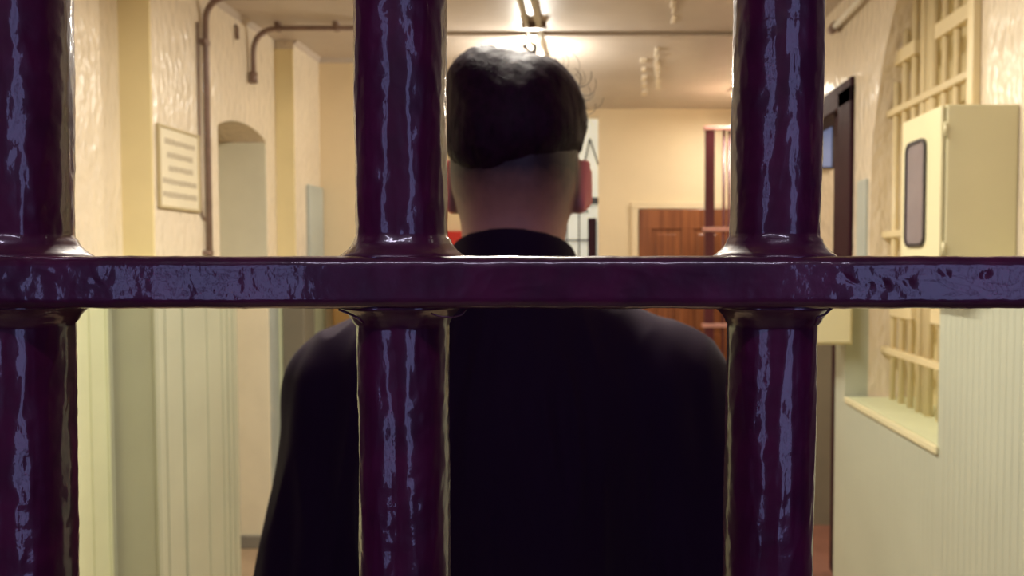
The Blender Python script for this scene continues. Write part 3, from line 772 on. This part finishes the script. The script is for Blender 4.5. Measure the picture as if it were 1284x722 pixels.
def skin_mat():
    m = mat('skin_with_clipped_nape', (206, 150, 120), rough=0.5, sss=0.12)
    nt = m.node_tree; N = nt.nodes; L = nt.links; b = N['Principled BSDF']
    tc = N.new('ShaderNodeTexCoord'); sp = N.new('ShaderNodeSeparateXYZ'); L.new(tc.outputs['Object'], sp.inputs[0])
    # clipped hair: fades in above the nape, only on the back and sides of the head
    n = N.new('ShaderNodeTexNoise'); n.inputs['Scale'].default_value = 60; n.inputs['Detail'].default_value = 4; L.new(tc.outputs['Object'], n.inputs['Vector'])
    ad = N.new('ShaderNodeMath'); ad.operation = 'MULTIPLY_ADD'; ad.inputs[1].default_value = 0.02; L.new(n.outputs['Fac'], ad.inputs[0]); L.new(sp.outputs['Z'], ad.inputs[2])
    z = N.new('ShaderNodeMapRange'); z.inputs['From Min'].default_value = 1.646; z.inputs['From Max'].default_value = 1.716; L.new(ad.outputs[0], z.inputs['Value'])
    y = N.new('ShaderNodeMapRange'); y.inputs['From Min'].default_value = 0.045; y.inputs['From Max'].default_value = 0.005; L.new(sp.outputs['Y'], y.inputs['Value'])
    # keep the ears clear: |x - head| below the ear offset
    sx = N.new('ShaderNodeMath'); sx.operation = 'SUBTRACT'; sx.inputs[1].default_value = HX; L.new(sp.outputs['X'], sx.inputs[0])
    ab = N.new('ShaderNodeMath'); ab.operation = 'ABSOLUTE'; L.new(sx.outputs[0], ab.inputs[0])
    xr = N.new('ShaderNodeMapRange'); xr.inputs['From Min'].default_value = 0.079; xr.inputs['From Max'].default_value = 0.074; L.new(ab.outputs[0], xr.inputs['Value'])
    mu = N.new('ShaderNodeMath'); mu.operation = 'MULTIPLY'; L.new(z.outputs[0], mu.inputs[0]); L.new(y.outputs[0], mu.inputs[1])
    mv = N.new('ShaderNodeMath'); mv.operation = 'MULTIPLY'; L.new(mu.outputs[0], mv.inputs[0]); L.new(xr.outputs[0], mv.inputs[1])
    mx = N.new('ShaderNodeMix'); mx.data_type = 'RGBA'; L.new(mv.outputs[0], mx.inputs['Factor'])
    mx.inputs['A'].default_value = (*lin((200, 140, 118)), 1); mx.inputs['B'].default_value = (*lin((38, 14, 28)), 1)
    # ears reddened: backlight glowing through them, put into the base colour
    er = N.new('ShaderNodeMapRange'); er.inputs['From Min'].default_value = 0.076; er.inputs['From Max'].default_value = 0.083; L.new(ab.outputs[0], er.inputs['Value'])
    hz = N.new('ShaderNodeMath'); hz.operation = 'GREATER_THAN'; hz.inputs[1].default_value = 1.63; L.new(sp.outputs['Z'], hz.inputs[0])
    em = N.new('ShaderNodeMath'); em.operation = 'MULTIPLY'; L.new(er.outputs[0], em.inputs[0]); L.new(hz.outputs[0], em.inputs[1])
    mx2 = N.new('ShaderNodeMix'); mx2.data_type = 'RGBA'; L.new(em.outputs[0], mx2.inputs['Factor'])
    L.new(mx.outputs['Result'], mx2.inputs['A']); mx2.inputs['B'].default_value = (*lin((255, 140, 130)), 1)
    L.new(mx2.outputs['Result'], b.inputs['Base Color'])
    return m
M['skin'] = skin_mat()
M['hair'] = mat('dark_brown_hair', (38, 8, 30), rough=0.6, spec=0.12, var=0.25, vscale=120, bump=0.3, bscale=260, bstretch=(1, 1, .25), bdist=.002)
M['jacket'] = mat('near_black_purple_cloth', (30, 3, 32), rough=0.8, spec=0.16, sheen=0.04, bump=0.1, bscale=500, bdist=.0006)
M['trouser'] = mat('dark_navy_trouser_cloth', (34, 32, 44), rough=0.85, bump=0.1, bscale=400, bdist=.0006)
M['shoe'] = mat('black_shoe_leather', (26, 22, 24), rough=0.35)

person = thing('person', 'person seen from behind in a black jacket, dark hair clipped short at the nape', 'person', ploc)
def rotz(a):
    c, s_ = math.cos(a), math.sin(a); return np.array([[c, -s_, 0], [s_, c, 0], [0, 0, 1]])
def W(x, y, z): return (PX+x, PY+y, z)

def build_body():
    f = Field((PX-0.34, PY-0.20, -0.01), (PX+0.34, PY+0.26, 1.86), 0.0036)
    h = lambda x, y, z: W(x+HX, y, z)
    # head
    f.ell(h(0, -0.005, 1.738), (0.0755, 0.098, 0.084), 0.02)
    f.ell(h(0, 0.035, 1.672), (0.060, 0.062, 0.074), 0.03)
    f.ell(h(0, -0.035, 1.695), (0.066, 0.06, 0.055), 0.03)
    f.ell(h(0, 0.082, 1.612), (0.024, 0.018, 0.016), 0.02)            # chin
    f.cone(h(0, 0.092, 1.722), h(0, 0.112, 1.688), 0.008, 0.012, 0.012)  # nose
    for s_ in (-1, 1):
        f.ell(h(s_*0.011, 0.105, 1.683), (0.008, 0.009, 0.007), 0.006)
        f.ell(h(s_*0.030, 0.098, 1.718), (0.016, 0.012, 0.011), 0.012, op='sub')
        f.cone(h(s_*0.014, 0.092, 1.737), h(s_*0.045, 0.080, 1.738), 0.006, 0.005, 0.012)
        f.ell(h(s_*0.040, 0.070, 1.690), (0.018, 0.018, 0.018), 0.02)
    f.ell(h(0, 0.096, 1.652), (0.023, 0.008, 0.005), 0.006); f.ell(h(0, 0.094, 1.642), (0.020, 0.009, 0.006), 0.005)
    # ears
    for s_ in (-1, 1):
        r = rotz(-s_*0.55)
        f.ell(h(s_*0.0835, 0.002, 1.694), (0.0075, 0.020, 0.031), 0.006, rot=r)
        f.ell(h(s_*0.078, -0.004, 1.672), (0.008, 0.012, 0.014), 0.006)
        f.ell(h(s_*0.0905, 0.012, 1.697), (0.004, 0.012, 0.020), 0.004, rot=r, op='sub')
    # neck and trunk
    f.cone(h(0, -0.018, 1.67), W(0.003, -0.03, 1.50), 0.0585, 0.066, 0.03)
    for s_ in (-1, 1):
        f.cone(W(s_*0.03, -0.03, 1.54), W(s_*0.165, -0.015, 1.445), 0.048, 0.05, 0.04)
    f.cone(W(0, -0.01, 1.38), W(0, 0.0, 1.02), 0.155, 0.135, 0.05, sy=0.62)
    f.cone(W(0, 0, 1.02), W(0, -0.005, 0.93), 0.14, 0.145, 0.05, sy=0.66)
    for s_ in (-1, 1):
        f.cone(W(s_*0.178, -0.01, 1.44), W(s_*0.232, -0.02, 1.17), 0.055, 0.042, 0.03)
        f.cone(W(s_*0.232, -0.02, 1.17), W(s_*0.252, 0.045, 0.93), 0.042, 0.028, 0.015)
        # hand
        f.ell(W(s_*0.256, 0.066, 0.872), (0.016, 0.040, 0.054), 0.012)
        for (dy, ln, r) in ((0.030, 0.074, .0088), (0.0105, 0.084, .0092), (-0.0095, 0.078, .0088), (-0.029, 0.060, .0078)):
            p0 = np.array(W(s_*0.256, 0.070+dy, 0.842)); seg = [ln*.45, ln*.30, ln*.25]; a = 0.10
            for q, sg in enumerate(seg):
                p1 = p0 + np.array([-s_*math.sin(a)*sg, dy*0.10, -math.cos(a)*sg])
                f.cone(p0, p1, r*(1-.08*q), r*(1-.08*(q+1)), 0.003); p0 = p1; a += 0.34
        f.cone(W(s_*0.254, 0.088, 0.895), W(s_*0.244, 0.114, 0.862), 0.013, 0.0105, 0.008)
        f.cone(W(s_*0.244, 0.114, 0.862), W(s_*0.236, 0.118, 0.828), 0.0102, 0.0085, 0.004)
        # leg and foot
        f.cone(W(s_*0.088, 0.0, 0.92), W(s_*0.10, 0.0, 0.50), 0.082, 0.052, 0.03)
        f.cone(W(s_*0.10, -0.004, 0.50), W(s_*0.105, -0.02, 0.09), 0.053, 0.034, 0.02)
        f.cone(W(s_*0.106, -0.03, 0.045), W(s_*0.120, 0.12, 0.035), 0.036, 0.026, 0.02)
    me, _ = f.mesh('body', ploc, 1)
    me.materials.append(M['skin'])
    o = bpy.data.objects.new('body', me); C.objects.link(o); o.parent = person
build_body()

def build_jacket():
    f = Field((PX-0.36, PY-0.24, 0.80), (PX+0.36, PY+0.24, 1.70), 0.0042)
    for s_ in (-1, 1):
        f.cone(W(s_*0.020, -0.03, 1.525), W(s_*0.178, -0.012, 1.442), 0.072, 0.082, 0.03)
    f.cone(W(0, -0.01, 1.36), W(0, 0.0, 1.02), 0.195, 0.185, 0.05, sy=0.68)
    f.ell(W(0, -0.045, 1.36), (0.17, 0.10, 0.17), 0.05)
    f.plane((0, 0.06, -1), W(0, 0, 0.93), 0.01)
    # stand-up collar: solid around the neck with a rim dipping to the front
    g = Field((PX-0.36, PY-0.24, 0.80), (PX+0.36, PY+0.24, 1.70), 0.0042)
    g.cone(W(HX, -0.03, 1.50), W(HX, -0.03, 1.66), 0.088, 0.066, 0.01)
    g.plane((0, 0.34, 1), W(HX, -0.103, 1.640), 0.006)
    A, B, k = f.D, g.D, 0.022
    hh = np.maximum(k-np.abs(A-B), 0)/k; f.D = np.minimum(A, B) - hh*hh*k*0.25
    for s_ in (-1, 1):
        f.cone(W(s_*0.178, -0.012, 1.442), W(s_*0.236, -0.02, 1.17), 0.082, 0.076, 0.022)
        f.cone(W(s_*0.236, -0.02, 1.17), W(s_*0.254, 0.045, 0.935), 0.076, 0.047, 0.02)
    def disp(p):
        x, y, z = p[0]-PX, p[1]-PY, p[2]
        if z > 1.56: return 0.0
        # hanging folds: follow the arms, gathered under the shoulders
        s_ = 1 if x > 0 else -1
        u = abs(x) - 0.18*(1.45-z)*0.6
        n1 = noise.noise(Vector((u*30, y*14, z*4.5+s_*7)))
        n2 = noise.noise(Vector((x*9, y*9, z*9+2)))
        k_ = min(1, max(0, (1.56-z)/0.06))
        return k_*(0.0060*(1-abs(n1)*2.2) + 0.004*n2 - 0.002)
    me, _ = f.mesh('jacket', ploc, 2, disp)
    me.materials.append(M['jacket'])
    o = bpy.data.objects.new('jacket', me); C.objects.link(o); o.parent = person
build_jacket()

def build_trousers():
    f = Field((PX-0.24, PY-0.18, 0.03), (PX+0.24, PY+0.16, 1.04), 0.006)
    f.cone(W(0, 0.0, 1.00), W(0, -0.005, 0.92), 0.160, 0.168, 0.05, sy=0.68)
    for s_ in (-1, 1):
        f.cone(W(s_*0.09, -0.002, 0.90), W(s_*0.10, 0.0, 0.50), 0.100, 0.073, 0.03)
        f.cone(W(s_*0.10, 0.0, 0.50), W(s_*0.106, -0.015, 0.10), 0.073, 0.062, 0.02)
    f.plane((0, 0, -1), (0, 0, 0.075), 0.006)
    me, _ = f.mesh('trousers', ploc, 1, lambda p: 0.004*noise.noise(Vector((p[0]*12, p[1]*12, p[2]*22))))
    me.materials.append(M['trouser'])
    o = bpy.data.objects.new('trousers', me); C.objects.link(o); o.parent = person
    for s_ in (-1, 1):
        f = Field((PX+s_*0.112-0.07, PY-0.13, -0.01), (PX+s_*0.112+0.07, PY+0.22, 0.14), 0.004)
        f.cone(W(s_*0.106, -0.05, 0.05), W(s_*0.108, 0.02, 0.055), 0.046, 0.048, 0.02)
        f.cone(W(s_*0.108, 0.0, 0.045), W(s_*0.120, 0.155, 0.030), 0.048, 0.040, 0.02)
        f.plane((0, 0, -1), (0, 0, 0.001), 0.003); f.plane((0, 0.1, 1), W(0, 0, 0.10), 0.008)
        me, _ = f.mesh('shoe', ploc, 1); me.materials.append(M['shoe'])
        o = bpy.data.objects.new('shoe', me); C.objects.link(o); o.parent = person
build_trousers()

def build_hair():
    f = Field((PX-0.13, PY-0.15, 1.64), (PX+0.14, PY+0.15, 1.89), 0.0030)
    h = lambda x, y, z: W(x, y, z)
    f.ell(h(.006, -0.004, 1.756), (.0800, .105, .078), 0.02)
    f.ell(h(-.022, 0.010, 1.800), (.054, .098, .056), 0.03)
    f.ell(h(.038, 0.0, 1.776), (.0505, .094, .064), 0.03)
    f.ell(h(.008, -0.055, 1.724), (.067, .0565, .062), 0.03)
    f.ell(h(-.015, 0.085, 1.815), (.05, .035, .030), 0.02)
    # nape edge of the longer hair: soft, higher on the right
    f.plane((0.34, -0.06, -1), h(0.0, -0.10, 1.688), 0.045)
    f.plane((-0.75, -0.0, -1), h(-0.075, -0.0, 1.716), 0.03)
    f.plane((0, 1.0, -0.95), h(0, 0.060, 1.756), 0.02)        # hairline above the forehead
    def disp(p):
        x, y, z = p[0]-PX, p[1]-PY, p[2]
        n1 = noise.noise(Vector((x*38+z*14, y*30, z*26)))
        n2 = noise.noise(Vector((x*110+z*30, y*90, z*60)))
        return 0.0026*n1 + 0.0009*n2
    me, P = f.mesh('hair', ploc, 1, disp)
    # strands laid over the mass
    me.calc_loop_triangles()
    vn = [v.normal.copy() for v in me.vertices]
    rnd = random.Random(11)
    bm = bmesh.new(); bm.from_mesh(me)
    def strand(p, n, d, ln, lift, r=0.00042, curl=0.0, seg=6):
        pts = [p]; q = p.copy(); dd = d.copy()
        for i in range(seg):
            t = (i+1)/seg
            q = q + dd*(ln/seg)
            dd = (dd - n*(curl/seg) + Vector((rnd.uniform(-.12, .12), rnd.uniform(-.12, .12), rnd.uniform(-.12, .12)))).normalized()
            pts.append(q.copy())
        add_tube(bm, pts, [r*(1-.8*i/seg) for i in range(seg+1)], 3)
    N_ = len(P)
    for i in range(1500):
        v = rnd.randrange(N_); p = Vector(P[v]); n = vn[v]
        if n.z < -0.5: continue
        flow = Vector((0.5 if p.z > 1.80 else 0.15*(1 if p.x > 0 else -1), -0.5, -0.9 if p.z < 1.80 else -0.1))
        d = (flow - n*flow.dot(n)).normalized()
        d = (d + n*rnd.uniform(.05, .30)).normalized()
        strand(p - n*0.0015, n, d, rnd.uniform(.012, .030), 0, curl=rnd.uniform(.5, 1.2))
    # strands put in for the dark line of a fold across the clipped part
    for i in range(160):
        t = rnd.random(); x = -.010+.058*t; z = 1.7045-.010*t*t + rnd.gauss(0, .0016)
        yy = -0.005-0.098*math.sqrt(max(0, 1-((x-HX)/.0755)**2-((z-1.738)/.084)**2))
        strand(Vector((x, yy-0.0005, z)), Vector((0, -1, 0)), Vector((.9, -.05, rnd.uniform(-.35, .05))), .012, 0, r=.0005, curl=-.2, seg=3)
    # short hairs thinning out below the edge
    for i in range(2600):
        x = rnd.uniform(-.06, .07); e0 = 1.700+.34*max(x, -0.02); z = e0 - abs(rnd.gauss(0, .014))
        q = 1-((x-HX)/.0755)**2-((z-1.738)/.084)**2
        if q <= 0.02: continue
        yy = -0.005-0.098*math.sqrt(q)
        n = Vector(((x-HX)/.0755**2, (yy+.005)/.098**2, (z-1.738)/.084**2)).normalized()
        strand(Vector((x, yy, z))-n*.0005, n, (Vector((rnd.uniform(-.2, .2), 0, -1))+n*.15).normalized(), .007, 0, r=.0003, curl=.2, seg=2)
    # loose curls at the right of the crown
    for i in range(20):
        a = rnd.uniform(0.25, 1.25)
        base = Vector((.010+.078*math.sin(a), rnd.uniform(-.05, .05), 1.762+.076*math.cos(a)))
        rad = rnd.uniform(.010, .020); ph = rnd.uniform(0, 2); tot = rnd.uniform(1.6, 3.6); out = Vector((math.sin(a), 0, math.cos(a)))
        side = Vector((math.cos(a), 0, -math.sin(a)))
        pts = []
        for k in range(14):
            t = k/13*tot
            pts.append(base + out*(rad*(1-math.cos(t))*0.85) + side*(rad*math.sin(t)) + Vector((0, t*0.002, 0)))
        add_tube(bm, pts, 0.00028 if i % 3 else 0.0004, 3)
    bm.to_mesh(me); bm.free()
    me.materials.append(M['hair'])
    me.polygons.foreach_set('use_smooth', [True]*len(me.polygons))
    o = bpy.data.objects.new('hair', me); C.objects.link(o); o.parent = person
build_hair()
# eyes and brows
M['eye_white'] = mat('eye_white', (206, 196, 190), rough=0.15); M['iris'] = mat('brown_iris', (44, 26, 20), rough=0.2)
for s_ in (-1, 1):
    bm = bmesh.new(); bmesh.ops.create_uvsphere(bm, u_segments=20, v_segments=12, radius=0.0112)
    bmesh.ops.translate(bm, verts=bm.verts[:], vec=(HX+s_*0.030, 0.0865, 1.717))
    me = bpy.data.meshes.new('eye'); bm.to_mesh(me); bm.free()
    me.materials.append(M['eye_white']); o = bpy.data.objects.new('eye', me); C.objects.link(o); o.parent = person
    bm = bmesh.new(); bmesh.ops.create_uvsphere(bm, u_segments=16, v_segments=8, radius=0.0058, matrix=Matrix.Diagonal((1, .35, 1, 1)))
    bmesh.ops.translate(bm, verts=bm.verts[:], vec=(HX+s_*0.030, 0.0963, 1.717))
    me = bpy.data.meshes.new('iris'); bm.to_mesh(me); bm.free(); me.materials.append(M['iris'])
    i_ = bpy.data.objects.new('iris', me); C.objects.link(i_); i_.parent = o
    bm = bmesh.new(); add_tube(bm, [(HX+s_*0.015, 0.099, 1.739), (HX+s_*0.032, 0.097, 1.744), (HX+s_*0.050, 0.084, 1.738)], [.003, .0035, .0015], 8)
    me = bpy.data.meshes.new('eyebrow'); bm.to_mesh(me); bm.free(); me.materials.append(M['hair'])
    o = bpy.data.objects.new('eyebrow', me); C.objects.link(o); o.parent = person


# ================================================================ LIGHT, CAMERA
w = bpy.data.worlds.new('World'); bpy.context.scene.world = w; w.use_nodes = True
w.node_tree.nodes['Background'].inputs['Color'].default_value = (0.5, 0.45, 0.5, 1)
w.node_tree.nodes['Background'].inputs['Strength'].default_value = 0.05

def area(name, loc, rot, sx, sy, power, col):
    l = bpy.data.lights.new(name, 'AREA'); l.shape = 'RECTANGLE'; l.size = sx; l.size_y = sy; l.energy = power; l.color = col
    o = bpy.data.objects.new(name, l); C.objects.link(o); o.location = loc; o.rotation_euler = rot; return o
def point(name, loc, power, col, r=0.04):
    l = bpy.data.lights.new(name, 'POINT'); l.energy = power; l.color = col; l.shadow_soft_size = r
    o = bpy.data.objects.new(name, l); C.objects.link(o); o.location = loc; return o
WARM = (1.0, 0.94, 0.83)
area('batten_light', (-0.25, 1.75, ZC-0.105), (0, 0, 0), 0.05, 1.15, 50, WARM)
area('fill_globe_light', (-0.55, 2.75, ZC-0.15), (0, 0, 0), 0.16, 0.16, 22, WARM)  # fill from the added globe
area('cell_tube_light', (-0.1, -0.75, ZC-0.10), (0, 0, 0), 1.2, 0.04, 6, (0.86, 0.74, 1.0))
point('bulb_light', (-0.385, 4.34, ZC-0.16), 27, WARM, 0.045)
area('bulkhead_light', (1.02, 5.35, ZC-0.07), (0, 0, 0), 0.09, 0.19, 12, WARM)
area('side_room_light', (2.1, 4.0, ZC-0.02), (0, 0, 0), 0.4, 0.4, 16, (1, .86, .68))

cam = bpy.data.cameras.new('camera'); co = bpy.data.objects.new('camera', cam); C.objects.link(co)
co.location = (0, 0, EYE)
pitch = math.atan((361-VY)/F)
co.rotation_euler = (math.pi/2 - pitch, 0, 0)
cam.sensor_fit = 'HORIZONTAL'; cam.sensor_width = 36.0; cam.lens = 36.0*F/1284.0
cam.shift_x = -(VX-642.0)/1284.0
cam.clip_start = 0.02
cam.dof.use_dof = True; cam.dof.focus_distance = 0.236; cam.dof.aperture_fstop = cam.lens/1.25
s = bpy.context.scene; s.camera = co
s.view_settings.view_transform = 'Standard'; s.view_settings.look = 'None'
s.view_settings.gamma = 1; s.view_settings.use_curve_mapping = False
s.view_settings.exposure = 0.0
